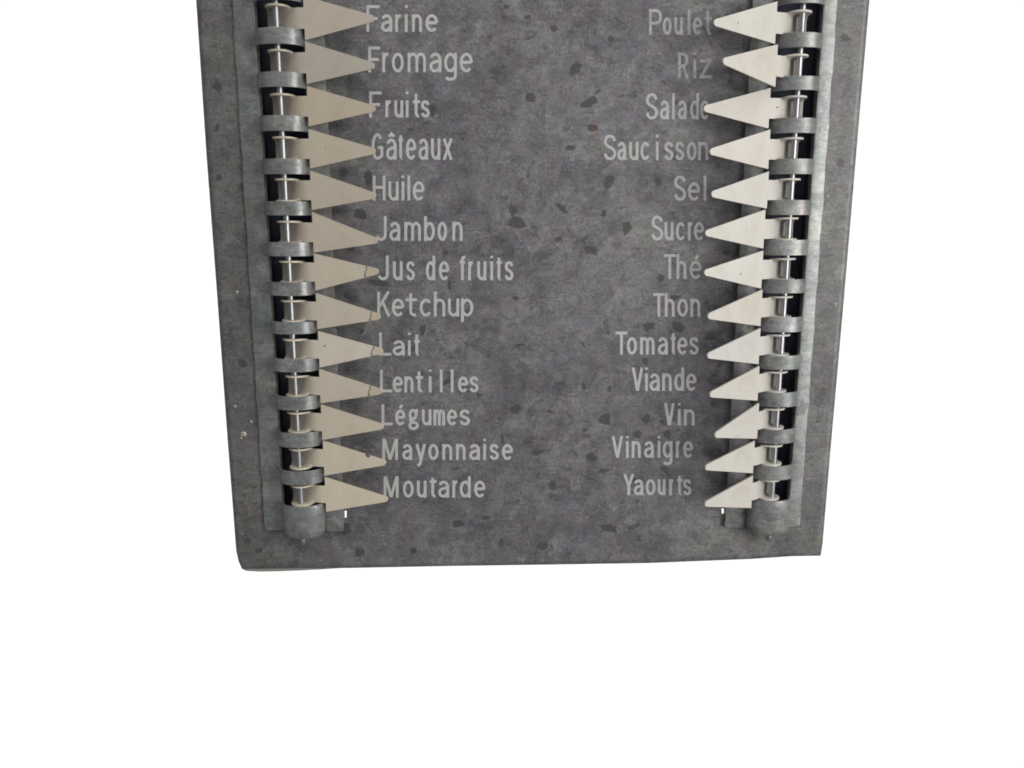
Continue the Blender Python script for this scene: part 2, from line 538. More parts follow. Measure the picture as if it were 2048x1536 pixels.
# sliver of wall left under the lower edge, modelled as a strip on the panel
vv, ff = [], []
SLIVER = [(486, 0.2), (492, 2.0), (520, 2.9), (560, 2.7), (600, 2.1), (640, 1.3), (680, 0.2)]
for px, drop in SLIVER:
    w = at(px, 1136.5 - (px - 486) * 0.008, -DEPTH)
    for dz, dep in ((2.5, DEPTH - 0.2), (0.0, DEPTH + 0.1), (-drop * 0.38, DEPTH - 0.4), (-drop * 0.38 - 0.05, DEPTH + 0.4)):
        vv.append(Vector((w.x, dep, w.y + dz)))
for i in range(len(SLIVER) - 1):
    for j in range(3):
        ff.append((i * 4 + j, i * 4 + j + 1, i * 4 + j + 5, i * 4 + j + 4))
link('wall_sliver', mesh('wall_sliver', vv, ff, smooth=True), [M_SPECK], panel, 'pale sliver of wall showing below the left end of the bottom edge')

# added dark box behind each row of slots, for the shade inside
for H in (HL, HR):
    tb = -146.9 if H is HL else -143.9
    prof = [(-7.0, 0.9), (-7.0, 5.0), (6.6, 5.0), (6.6, 0.9)]
    vv, ff = [], []
    for tt in (T_TOP - 2.6, tb):
        vv += [H.P(u, -d, tt) for u, d in prof]
    ff = [(0, 1, 5, 4), (1, 2, 6, 5), (2, 3, 7, 6), (0, 1, 2, 3), (4, 5, 6, 7)]
    link('slot_shade_box', mesh('slot_shade_box', vv, ff), [M_DARK], panel, 'added dark sheet for the shade in the slots')


# plaster drips
def blob(px, py, r):
    w = at(px, py)
    vv, ff = [Vector((w.x, -r * 0.55, w.y))], []
    for k, (g, hh) in enumerate(((0.5, 0.48), (0.85, 0.25), (1.05, -0.02))):
        for i in range(9):
            a = i * 6.283 / 9
            j = rng.uniform(0.85, 1.15)
            vv.append(Vector((w.x + math.cos(a) * r * g * j, -r * hh, w.y + math.sin(a) * r * g * j)))
    for i in range(9):
        ff.append((0, 1 + i, 1 + (i + 1) % 9))
        for k in range(2):
            ff.append((1 + k * 9 + i, 1 + k * 9 + (i + 1) % 9, 10 + k * 9 + (i + 1) % 9, 10 + k * 9 + i))
    return vv, ff


for px, py, r in [(487, 868, 0.95), (502.5, 843, 0.45), (470, 813, 0.42), (474, 584, 0.42), (1654.5, 393, 0.45), (1671, 609, 0.5), (482, 876, 0.35)]:
    vv, ff = blob(px, py, r)
    link('plaster_speck', mesh('plaster_speck', vv, ff, smooth=True), [M_SPECK], panel, 'small white plaster speck')

# ------------------------------------------------------------------ hinge strips
LB = [(54, 87), (142.5, 173), (230, 261.5), (317, 348), (402.5, 431), (484.6, 513), (564.6, 592), (644.6, 669), (719, 745), (794, 821), (867, 896), (943.6, 971)]
RB = [(63.6, 94), (151, 179.5), (235, 265.6), (317, 348), (400, 430), (480, 511), (559, 587), (635, 665), (712, 740), (786, 815), (860, 888), (933, 961)]
HUMP_W, HUMP_H, THICK = 7.0, 6.6, 0.75


def hump(a, s=1.0):
    """outline of the raised band, a from 0 (outer foot) to 1 (inner foot): a rounded, slightly square arch"""
    th = math.pi * (1 - a)
    cx, sy = math.cos(th), math.sin(th)
    e = 0.86
    return HUMP_W * s * math.copysign(abs(cx) ** e, cx), 0.7 + (HUMP_H - 0.7) * s * abs(sy) ** e


def strip_obj(H, bands, t_end, outer, inner, block_top):
    vv, ff, sm = [], [], []

    def sheet(rows):                       # rows: list of lists of (u, h, t); closed with thickness by Solidify
        b = len(vv)
        for r in rows:
            vv.extend(H.P(*q) for q in r)
        m_ = len(rows[0])
        for i in range(len(rows) - 1):
            for j in range(m_ - 1):
                ff.append((b + i * m_ + j, b + i * m_ + j + 1, b + (i + 1) * m_ + j + 1, b + (i + 1) * m_ + j))

    SEG = 20
    ts = [T_TOP]
    for a, b in bands:
        ts += [a, b]
    ts += [block_top, t_end]
    # flange edges wander a little, as hand-cut sheet does
    def fl(side, t, k):
        w = 0.10 * math.sin(t * 0.31 + k) + 0.07 * math.sin(t * 0.83 + 2 * k)
        return side + w
    allt = []
    for i in range(len(ts) - 1):
        m_ = 3
        for k in range(m_):
            allt.append(ts[i] + (ts[i + 1] - ts[i]) * k / m_)
    allt.append(t_end)
    r_ = 1.0
    def cut(t):                            # rounded lower corners of the flanges
        d = t - t_end
        return 0 if d > r_ else r_ - math.sqrt(max(0, r_ * r_ - (r_ - d) ** 2))
    allt2 = allt[:-1] + [t_end + 0.8, t_end + 0.45, t_end + 0.2, t_end + 0.05, t_end]
    sheet([[(fl(-outer, t, 1) + cut(t), 0.7, t), (-HUMP_W - 0.6, 0.7, t), (-HUMP_W, 0.75, t)] for t in allt2])
    sheet([[(HUMP_W, 0.75, t), (HUMP_W + 0.6, 0.7, t), (fl(inner, t, 4) - cut(t), 0.7, t)] for t in allt2])
    for a, b in [(T_TOP, T_TOP - 4)] + bands:
        mid = (a + b) / 2
        sheet([[(*hump(k / SEG), t) for k in range(SEG + 1)] for t in (a, a - 0.15, mid, b + 0.15, b)])
    rows = []
    for t, s in [(block_top, 1), (block_top - 2, 1), (t_end + 2.0, 1), (t_end + 1.0, 0.99), (t_end + 0.2, 0.965), (t_end - 0.5, 0.92), (t_end - 0.9, 0.86)]:
        rows.append([(*hump(k / SEG, s), t) for k in range(SEG + 1)])
    sheet(rows)
    me = mesh('hinge_strip', vv, ff, smooth=True)
    b = bmesh.new(); b.from_mesh(me)
    bmesh.ops.remove_doubles(b, verts=b.verts, dist=1e-6)
    bmesh.ops.recalc_face_normals(b, faces=b.faces)
    if sum((f.normal.y for f in b.faces)) > 0:
        bmesh.ops.reverse_faces(b, faces=b.faces)
    b.to_mesh(me); b.free()
    return me


def bands_of(H, ys, xs):
    out = []
    for (y0, y1) in ys:
        f = (y0 - 33) / 950
        x = xs[0] + (xs[1] - xs[0]) * f
        out.append((H.st(x, y0, HUMP_H)[1], H.st(x, y1, HUMP_H)[1]))
    return out


bandsL = bands_of(HL, LB, (552, 601))
bandsR = bands_of(HR, RB, (1603.5, 1543.6))
for H, bands, te, ou, inn, bt, side in ((HL, bandsL, -154.2, 13.1, 12.6, HL.st(601, 1014, 6.6)[1], 'left'), (HR, bandsR, -151.2, 10.9, 13.3, HR.st(1540, 1003, 6.6)[1], 'right')):
    # one more rung above the picture's upper edge
    pitch = bands[0][0] - bands[1][0]
    more = [(bands[0][0] + pitch * k, bands[0][1] + pitch * k) for k in (3, 2, 1)]
    me = strip_obj(H, more + bands, te, ou, inn, bt)
    st = link('hinge_strip', me, [M_STRIP], board, '%s slotted zinc hinge strip' % ('left hand' if side == 'left' else 'right hand'))
    so = st.modifiers.new('thickness', 'SOLIDIFY')
    so.thickness = THICK * MM
    so.offset = -1
    bv_ = st.modifiers.new('edge', 'BEVEL')
    bv_.width = 0.00018
    bv_.segments = 2
    bv_.limit_method = 'ANGLE'
    bv_.angle_limit = math.radians(50)
    # rod
    vv, ff, K = [], [], 16
    stations = [(T_TOP, 0.95), (te - 1.6, 0.95), (te - 2.7, 1.0), (te - 3.2, 0.7), (te - 3.4, 0.25)]
    for t_, r in stations:
        for i in range(K):
            a = 6.283185 * i / K
            vv.append(H.P(math.cos(a) * r, ROD_H + math.sin(a) * r, t_))
    for k in range(len(stations) - 1):
        for i in range(K):
            ff.append((k * K + i, k * K + (i + 1) % K, (k + 1) * K + (i + 1) % K, (k + 1) * K + i))
    ff.append(tuple(range((len(stations) - 1) * K, len(stations) * K)))
    link('pivot_rod', mesh('pivot_rod', vv, ff, smooth=True), [M_ROD], st, 'thin bright steel rod through the tabs')

# ------------------------------------------------------------------ pointer tabs
WORDS_L = ['Farine', 'Fromage', 'Fruits', 'G\u00e2teaux', 'Huile', 'Jambon', 'Jus de fruits', 'Ketchup', 'Lait', 'Lentilles', 'L\u00e9gumes', 'Mayonnaise', 'Moutarde']
WORDS_R = ['Poulet', 'Riz', 'Salade', 'Saucisson', 'Sel', 'Sucre', 'Th\u00e9', 'Thon', 'Tomates', 'Viande', 'Vin', 'Vinaigre', 'Yaourts']
# photo measurements: base top y, base bottom y, tip x, tip y
TL = [(-8, 80.5, 749, 37), (83, 168, 749.5, 131), (172, 253, 751, 217), (258, 337, 751, 302), (341, 420, 752, 391), (424, 505, 755, 481), (507, 581, 757, 543),
      (586, 658, 761, 633), (662, 735, 766, 702), (738, 806, 764, 783), (809, 879.5, 767, 853), (881, 951, 772, 925), (954, 1023, 776, 998)]
TR = [(3, 88, 1427, 45), (89, 174, 1445, 122), (176, 257, 1407, 217), (259, 338, 1419, 303), (343, 417, 1422, 388), (419, 497, 1410, 466), (501, 577, 1408, 545),
      (579, 652, 1415, 632), (656, 728, 1414, 711), (732, 801, 1419, 789), (806, 877, 1429, 870), (881, 946, 1410, 935), (951, 1015.5, 1409, 1008)]
TONE_L = [(0.60, 0.535, 0.44), (0.57, 0.525, 0.44), (0.64, 0.55, 0.425), (0.665, 0.59, 0.465), (0.67, 0.595, 0.475), (0.69, 0.61, 0.49), (0.74, 0.66, 0.525), (0.72, 0.645, 0.525),  # lower tabs paler: brighter light put into their colour
          (0.78, 0.705, 0.585), (0.75, 0.67, 0.545), (0.76, 0.675, 0.54), (0.77, 0.685, 0.55), (0.79, 0.695, 0.55)]
TONE_R = [(0.66, 0.635, 0.575), (0.70, 0.66, 0.59), (0.67, 0.63, 0.565), (0.68, 0.64, 0.575), (0.69, 0.66, 0.60), (0.67, 0.64, 0.575), (0.68, 0.66, 0.60), (0.68, 0.64, 0.57),
          (0.68, 0.66, 0.61), (0.69, 0.66, 0.595), (0.69, 0.66, 0.60), (0.69, 0.665, 0.60), (0.68, 0.65, 0.585)]
LEN, U_BASE, SHEET_W, ZN = 27.75, 7.7, -1.3, 3.05
CRACKS = {'Jus de fruits': 0.80, 'Ketchup': 0.85, 'Lait': 0.84, 'Lentilles': 0.80}
MARKS = {'Lait': [(0.10, 0.22, 0.32)], 'Moutarde': [(0.30, 0.12, 0.13)], 'Th\u00e9': [(0.38, -0.25, 0.3)], 'Salade': [(-0.12, 0.05, 0.3)], 'Mayonnaise': [(0.725, 0.86, 0.55), (0.70, 0.98, 0.5)],
         'Poulet': [(0.62, 0.0, 0.2)], 'Sucre': [(0.3, 0.1, 0.18)], 'G\u00e2teaux': [(0.25, 0.1, 0.2)]}


def tab(H, meas, word, tonecol, side):
    yt, yb, tx, ty = meas
    # axis position of this tab: where the base's middle falls on the rod axis

    def solve_t(x_guess, y, u, h):
        # t along the axis such that the point (u, h, t) lands on photo row y
        t_ = H.st(x_guess, y, h)[1]
        for _ in range(6):
            p0 = to_px(H.P(u, h, t_)); p1 = to_px(H.P(u, h, t_ + 0.1))
            t_ += (y - p0[1]) / ((p1[1] - p0[1]) / 0.1)
        return t_
    # opening angle from the tip's photo column
    best = None
    for k in range(-60, 600):
        al = math.radians(k * 0.1)
        u = math.cos(al) * LEN - math.sin(al) * SHEET_W
        h = ROD_H + math.sin(al) * LEN + math.cos(al) * SHEET_W
        t_ = solve_t(tx, ty, u, h)
        e = abs(to_px(H.P(u, h, t_))[0] - tx)
        if best is None or e < best[0]:
            best = (e, al, t_)
    al, t_tip = best[1], best[2]
    ca, sa = math.cos(al), math.sin(al)

    def uh(a, w):
        return ca * a - sa * w, ROD_H + sa * a + ca * w
    ub, hb = uh(U_BASE, SHEET_W)
    x_g = 600
    t_top, t_bot = solve_t(x_g, yt, ub, hb), solve_t(x_g, yb, ub, hb)
    tc_ = (t_top + t_bot) / 2
    # work in tab space: a along the tab, b along the rod (from tc_), w off the sheet
    verts, faces, mid = [], [], []

    def V(a, b, w):
        u, h = uh(a, w)
        verts.append(H.P(u, h, tc_ + b))
        return len(verts) - 1
    zt, zb, zp = t_top - tc_, t_bot - tc_, t_tip - tc_
    # neck with the two ears the rod runs through
    cols = [-3.3, -3.0, -2.5, -1.8, -0.9, 0.0, 0.9, 1.8, 2.5, 3.1, 3.8, 5.0, 6.4, U_BASE]
    prof_n, neck_grey = [], []
    rb = 1.1
    for a in cols:
        if abs(a) < 3.35:
            ear = 3.2 * math.sqrt(max(0.0, 1 - (a / 3.36) ** 2)) + 0.15
        else:
            ear = 0.0
        f = 1.0
        if a > 3.1:
            f = 0.0
        prof = []
        zn = ZN - (0.25 * min(1, (a - 3.0) / 2) if a > 3.0 else 0.0)
        # centre line to the lower ear and mirrored
        half = [(0.0, 0.0), (0.5 * (zn - rb), 0.0), (zn - rb, 0.0)]
        for q in (0.25, 0.5, 0.75, 1.0):
            th = q * math.pi / 2
            if f:
                half.append((zn - rb + rb * math.sin(th), rb * (1 - math.cos(th)) * min(1, ear / 1.2)))
            else:
                half.append((zn - rb + rb * q, 0.0))
        for q in (0.33, 0.66, 1.0):
            half.append((zn + 0.02 * q * (0 if f else 1), (rb * min(1, ear / 1.2) + max(0, ear - rb) * q) if f else 0.0))
        full = [(-z, w) for z, w in reversed(half[1:])] + half
        dip = 1.1 * (1 - min(1, max(0, (a - 0.8) / 5.2))) ** 1.6
        prof_n.append([V(a, z, SHEET_W - dip * (1 - min(1, w / 1.2)) + w) for z, w in full])
        neck_grey += [(1 - min(1, max(0, (a - 1.0) / 4.8))) * (1 - min(1, max(0, w - 0.3) / 1.2)) for z, w in full]
    for i in range(len(cols) - 1):
        for j in range(len(prof_n[0]) - 1):
            faces.append((prof_n[i][j], prof_n[i][j + 1], prof_n[i + 1][j + 1], prof_n[i + 1][j]))
            mid.append(0)
    # arrow blade
    r = 0.95
    tipc = Vector((LEN - r, zp))

    def tangent(q, up):
        d = tipc - q
        L = d.length
        be = math.asin(min(1, r / L))
        ang = math.atan2(d.y, d.x) + (be if up else -be)
        Lt = math.sqrt(L * L - r * r)
        return q + Vector((math.cos(ang), math.sin(ang))) * Lt
    a1, a2 = tangent(Vector((U_BASE, zt)), True), tangent(Vector((U_BASE, zb)), False)
    g1, g2 = math.atan2(a1.y - tipc.y, a1.x - tipc.x), math.atan2(a2.y - tipc.y, a2.x - tipc.x)
    arc = [tipc + Vector((math.cos(g1 + (g2 - g1) * k / 8), math.sin(g1 + (g2 - g1) * k / 8))) * r for k in range(9)]
    base_ids = prof_n[-1]
    top_id, bot_id = V(U_BASE, zt, SHEET_W), V(U_BASE, zb, SHEET_W)
    arc_ids = [V(q.x, q.y, SHEET_W) for q in arc]
    faces.append(tuple([top_id] + arc_ids + [bot_id] + base_ids))
    mid.append(0)
    # crack and chips as thin dark marks on the blade's face
    rg = random.Random(word)
    def edges_at(a):
        f = (a - U_BASE) / (LEN - r - U_BASE)
        return zt + (a1.y - zt) * f, zb + (a2.y - zb) * f
    marks, tip_poly = [], None
    off = SHEET_W + 0.29
    if word in CRACKS:
        a0 = U_BASE + (LEN - U_BASE) * CRACKS[word]
        e1, e2 = edges_at(a0)
        tip_poly = [(a0 + 0.1, e1 - 0.06), *[(q.x - 0.07, zp + (q.y - zp) * 0.92) for q in arc], (a0 + 0.1, e2 + 0.06)]
        ptsl = []
        for k in range(7):
            f = k / 6
            ptsl.append((a0 + rg.uniform(-0.22, 0.22) + (0.35 if k < 3 else -0.1), e1 + (e2 - e1) * (0.02 + 0.96 * f)))
        wd = [0.45, 0.32, 0.28, 0.34, 0.30, 0.42, 0.75]
        marks.append([(a - w_ / 2, b) for (a, b), w_ in zip(ptsl, wd)] + [(a + w_ / 2, b) for (a, b), w_ in reversed(list(zip(ptsl, wd)))])
    for (fa, fb, rad) in MARKS.get(word, []):
        a0 = U_BASE + (LEN - U_BASE) * fa
        e1, e2 = edges_at(max(a0, U_BASE))
        b0 = (e1 + e2) / 2 + (e1 - e2) / 2 * fb
        marks.append([(a0 + math.cos(k * 0.898) * rad * rg.uniform(0.6, 1.3), b0 + math.sin(k * 0.898) * rad * rg.uniform(0.6, 1.3)) for k in range(7)])
    org = H.P(0, ROD_H, tc_)
    me = bpy.data.meshes.new('pointer_tab')
    me.from_pydata([((w - org) * MM)[:] for w in verts], [], faces)
    at2 = me.attributes.new('neck_grey', 'FLOAT', 'POINT')
    for i_, x_ in enumerate(neck_grey):
        at2.data[i_].value = x_
    b = bmesh.new(); b.from_mesh(me)
    b.faces.ensure_lookup_table()
    for f in b.faces:
        f.smooth = len(f.verts) == 4
    bmesh.ops.recalc_face_normals(b, faces=b.faces)
    b.normal_update()
    bl = max(b.faces, key=lambda f: f.calc_area())
    if bl.normal.y > 0:
        bmesh.ops.reverse_faces(b, faces=b.faces)
    # give the sheet its thickness here, so that the marks can lie on its face
    b.to_mesh(me); b.free()
    o = link('pointer_tab', me, [M_TAB], board, None, (org - ORIGIN) * MM)
    so = o.modifiers.new('thickness', 'SOLIDIFY')
    so.thickness = 0.52 * MM
    so.offset = 0
    bvm = o.modifiers.new('edge', 'BEVEL')
    bvm.width = 0.00012
    bvm.segments = 2
    bvm.limit_method = 'ANGLE'
    bvm.angle_limit = math.radians(50)
    o.color = (*tonecol, 1)
    extra = ' with a dark crack across its tip' if word in CRACKS else ''
    o['label'] = 'cream pointer tab beside the word %s%s' % (word, extra)
    if tip_poly:
        vv = []
        for a, bb in tip_poly:
            u, h = uh(a, SHEET_W + 0.275)
            vv.append(H.P(u, h, tc_ + bb))
        mo = bpy.data.meshes.new('yellowed_tip')
        nrm = (vv[1] - vv[0]).cross(vv[len(vv) // 2] - vv[0])
        idx = list(range(len(vv)))
        mo.from_pydata([((w - org) * MM)[:] for w in vv], [], [idx if nrm.y < 0 else idx[::-1]])
        link('tip', mo, [M_TIP], o, 'yellowed tip beyond the crack')
    for q in marks:
        vv = []
        for a, bb in q:
            u, h = uh(a, off)
            vv.append(H.P(u, h, tc_ + bb))
        mo = bpy.data.meshes.new('dark_chip')
        nrm = (vv[1] - vv[0]).cross(vv[len(vv) // 2] - vv[0])
        idx = list(range(len(vv)))
        mo.from_pydata([((w - org) * MM)[:] for w in vv], [], [idx if nrm.y < 0 else idx[::-1]])
        link('crack' if len(q) > 7 else 'chip', mo, [M_CRACK], o)
    print(word, 'angle %.1f' % math.degrees(al), 'tip %.1f top %.1f bot %.1f' % (zp, zt, zb))
    return o


for i in range(13):
    tab(HL, TL[i], WORDS_L[i], TONE_L[i], 'left')
for i in range(13):
    tab(HR, TR[i], WORDS_R[i], TONE_R[i], 'right')

# ------------------------------------------------------------------ printed words: a narrow gothic stroke alphabet
def arc(cx, cy, rx, ry, a0, a1, n=14):
    return [(cx + rx * math.cos(math.radians(a0 + (a1 - a0) * k / n)), cy + ry * math.sin(math.radians(a0 + (a1 - a0) * k / n))) for k in range(n + 1)]


def crom(P, n=5):
    out = []
    Q = [P[0]] + P + [P[-1]]
    for i in range(1, len(Q) - 2):
        p0, p1, p2, p3 = Q[i - 1:i + 3]
        for k in range(n):
            t_ = k / n
            out.append(tuple(0.5 * (2 * p1[d] + (p2[d] - p0[d]) * t_ + (2 * p0[d] - 5 * p1[d] + 4 * p2[d] - p3[d]) * t_ ** 2 + (3 * p1[d] - p0[d] - 3 * p2[d] + p3[d]) * t_ ** 3) for d in (0, 1)))
    out.append(P[-1])
    return out


S_PTS = [(0.98, 0.79), (0.80, 0.95), (0.5, 1.0), (0.18, 0.95), (0.02, 0.77), (0.16, 0.60), (0.5, 0.51), (0.84, 0.40), (1.0, 0.23), (0.82, 0.05), (0.5, 0.0), (0.18, 0.05), (0.0, 0.22)]


def glyph(ch, X, s):
    """strokes in a unit-wide box; y in cap heights, X the x-height, s the stroke width"""
    b, t, Cp = s / 2, X - s / 2, 1 - s / 2
    m_, r = (b + t) / 2, (t - b) / 2
    sh = min(0.30 * X, r)
    if ch in 'a\u00e2':
        bw = 0.56 * X
        g = [[(1, 0), (1, t - sh)] + arc(0.5, t - sh, 0.5, sh, 0, 155)[1:],
             [(1, bw + 0.02), (0.55, bw - 0.01)] + arc(0.42, (b + bw - 0.03) / 2, 0.42, (bw - 0.03 - b) / 2, 90, 270) + [(0.62, b + 0.01), (0.85, b + 0.08), (1, b + 0.17)]]
        if ch == '\u00e2':
            g.append([(0.2, X + 0.07), (0.52, X + 0.18), (0.84, X + 0.07)])
        return g
    if ch == 'b':
        return [[(0, 0), (0, 1)], arc(0.5, m_, 0.5, r, 150, -150, 26)]
    if ch == 'c':
        return [arc(0.52, m_, 0.52, r, 38, 322, 24)]
    if ch == 'd':
        return [[(1, 0), (1, 1)], arc(0.5, m_, 0.5, r, 30, 330, 26)]
    if ch in 'e\u00e9':
        g = [[(0, m_ + 0.01), (1, m_ + 0.01)], arc(0.5, m_, 0.5, r, 0, 318, 26)]
        if ch == '\u00e9':
            g.append([(0.42, X + 0.06), (0.78, X + 0.22)])
        return g
    if ch == 'f':
        return [[(0.42, 0), (0.42, Cp - 0.14)] + arc(0.85, Cp - 0.14, 0.43, 0.14, 180, 80, 8)[1:], [(0, X - 0.04), (0.9, X - 0.04)]]
    if ch == 'g':
        return [arc(0.48, m_, 0.48, r, 30, 330, 24), [(1, X), (1, -0.14)] + arc(0.5, -0.14, 0.5, 0.13, 0, -155, 10)[1:]]
    if ch == '\u0261':         # two-storey g
        return [arc(0.42, 0.68 * X, 0.36, 0.27 * X, 0, 360, 22), [(0.72, 0.88 * X), (1.0, 0.97 * X)],
                [(0.2, 0.48 * X), (0.12, 0.34 * X), (0.3, 0.22 * X)], arc(0.48, 0.0, 0.44, 0.2 * X, 90, 450, 22)]
    if ch == 'h':
        return [[(0, 0), (0, 1)], arc(0.5, t - sh, 0.5, sh, 180, 0) + [(1, 0)]]
    if ch == 'i':
        return [[(0.5, 0), (0.5, X)], [(0.5, 0.90), (0.5, 1.0)]]
    if ch == 'l':
        return [[(0.5, 0), (0.5, 1)]]
    if ch == 'm':
        return [[(0, 0), (0, X)], arc(0.25, t - sh, 0.25, sh, 180, 0) + [(0.5, 0)], arc(0.75, t - sh, 0.25, sh, 180, 0) + [(1, 0)]]
    if ch == 'n':
        return [[(0, 0), (0, X)], arc(0.5, t - sh, 0.5, sh, 180, 0) + [(1, 0)]]
    if ch == 'o':
        return [arc(0.5, m_, 0.5, r, 0, 360, 30)]
    if ch == 'p':
        return [[(0, X), (0, -0.22)], arc(0.5, m_, 0.5, r, 150, -150, 26)]
    if ch == 'r':
        return [[(0, 0), (0, X)], arc(0.85, t - sh * 1.1, 0.85, sh * 1.1, 180, 80, 10)]
    if ch == 's':
        return [crom([(x, b + y * (t - b)) for x, y in S_PTS])]
    if ch == 't':
        return [[(0.42, 0.92), (0.42, b + 0.14)] + arc(0.85, b + 0.14, 0.43, 0.14, 180, 285, 9)[1:], [(0, X - 0.05), (0.95, X - 0.05)]]
    if ch == 'u':
        return [[(0, X)] + arc(0.5, b + sh, 0.5, sh, 180, 360), [(1, 0), (1, X)]]
    if ch == 'x':
        return [[(0, 0), (1, X)], [(0, X), (1, 0)]]
    if ch == 'y':
        return [[(0, X), (0.5, 0.06)], [(1, X), (0.42, -0.16), (0.28, -0.24), (0.05, -0.25)]]
    if ch == 'z':
        return [[(0, t), (1, t), (0, b), (1, b)]]
    if ch == 'F':
        return [[(0, 0), (0, Cp), (1, Cp)], [(0, 0.5), (0.85, 0.5)]]
    if ch == 'G':
        return [arc(0.5, 0.5, 0.5, 0.5 - s / 2, 40, 270, 24) + [(0.72, s / 2 + 0.02), (1, 0.16), (1, 0.46), (0.55, 0.46)]]
    if ch == 'H':
        return [[(0, 0), (0, 1)], [(1, 0), (1, 1)], [(0, 0.53), (1, 0.53)]]
    if ch == 'J':
        return [[(1, 1), (1, 0.25)] + arc(0.5, 0.25, 0.5, 0.25 - s / 2, 0, -160, 14)[1:]]
    if ch == 'K':
        return [[(0, 0), (0, 1)], [(0.95, 1), (0.02, 0.38)], [(0.36, 0.6), (1, 0)]]
    if ch == 'L':
        return [[(0, 1), (0, b), (1, b)]]
    if ch == 'M':
        return [[(0, 0), (0, 1)], [(0.04, 0.99), (0.5, 0.02), (0.96, 0.99)], [(1, 0), (1, 1)]]
    if ch == 'P':
        return [[(0, 0), (0, 1)], [(0, Cp), (0.55, Cp)] + arc(0.55, (Cp + 0.45) / 2, 0.45, (Cp - 0.45) / 2, 90, -90, 14)[1:] + [(0, 0.45)]]
    if ch == 'R':
        return [[(0, 0), (0, 1)], [(0, Cp), (0.5, Cp)] + arc(0.5, (Cp + 0.48) / 2, 0.45, (Cp - 0.48) / 2, 90, -90, 14)[1:] + [(0, 0.48)], [(0.5, 0.48), (1, 0)]]
    if ch == 'S':
        return [crom([(x, b + y * (Cp - b)) for x, y in S_PTS])]
    if ch == 'T':
        return [[(0, Cp), (1, Cp)], [(0.5, 0), (0.5, Cp)]]
    if ch == 'V':
        return [[(0, 1), (0.5, 0.01), (1, 1)]]
    if ch == 'Y':
        return [[(0, 1), (0.5, 0.45), (1, 1)], [(0.5, 0), (0.5, 0.47)]]
    return []


def ribbon(P, w):
    """left and right edge points of a stroke of width w through the points P"""
    Q = [Vector(P[0])]
    for q in P[1:]:
        if (Vector(q) - Q[-1]).length > 1e-4:
            Q.append(Vector(q))
    closed = len(Q) > 3 and (Q[0] - Q[-1]).length < 1e-3
    if closed:
        Q = Q[:-1]
    k = len(Q)
    Lp, Rp = [], []
    for i in range(k):
        e1 = (Q[i] - Q[i - 1]).normalized() if (i > 0 or closed) else None
        e2 = (Q[(i + 1) % k] - Q[i]).normalized() if (i < k - 1 or closed) else None
        e1, e2 = e1 or e2, e2 or e1
        n1, n2 = Vector((-e1.y, e1.x)), Vector((-e2.y, e2.x))
        mm = n1 + n2
        mm = mm * (1 / max(0.5, mm.dot(n1))) if mm.length > 1e-6 else n1
        Lp.append(Q[i] + mm * w / 2)
        Rp.append(Q[i] - mm * w / 2)
    return Lp, Rp, closed


def split_sharp(ch, strokes):
    out = []
    for st_ in strokes:
        if ch in 'VMY' and len(st_) == 3:
            out += [[st_[0], st_[1]], [st_[1], st_[2]]]
        else:
            out.append(st_)
    return out


Z = 2048 / 420.0
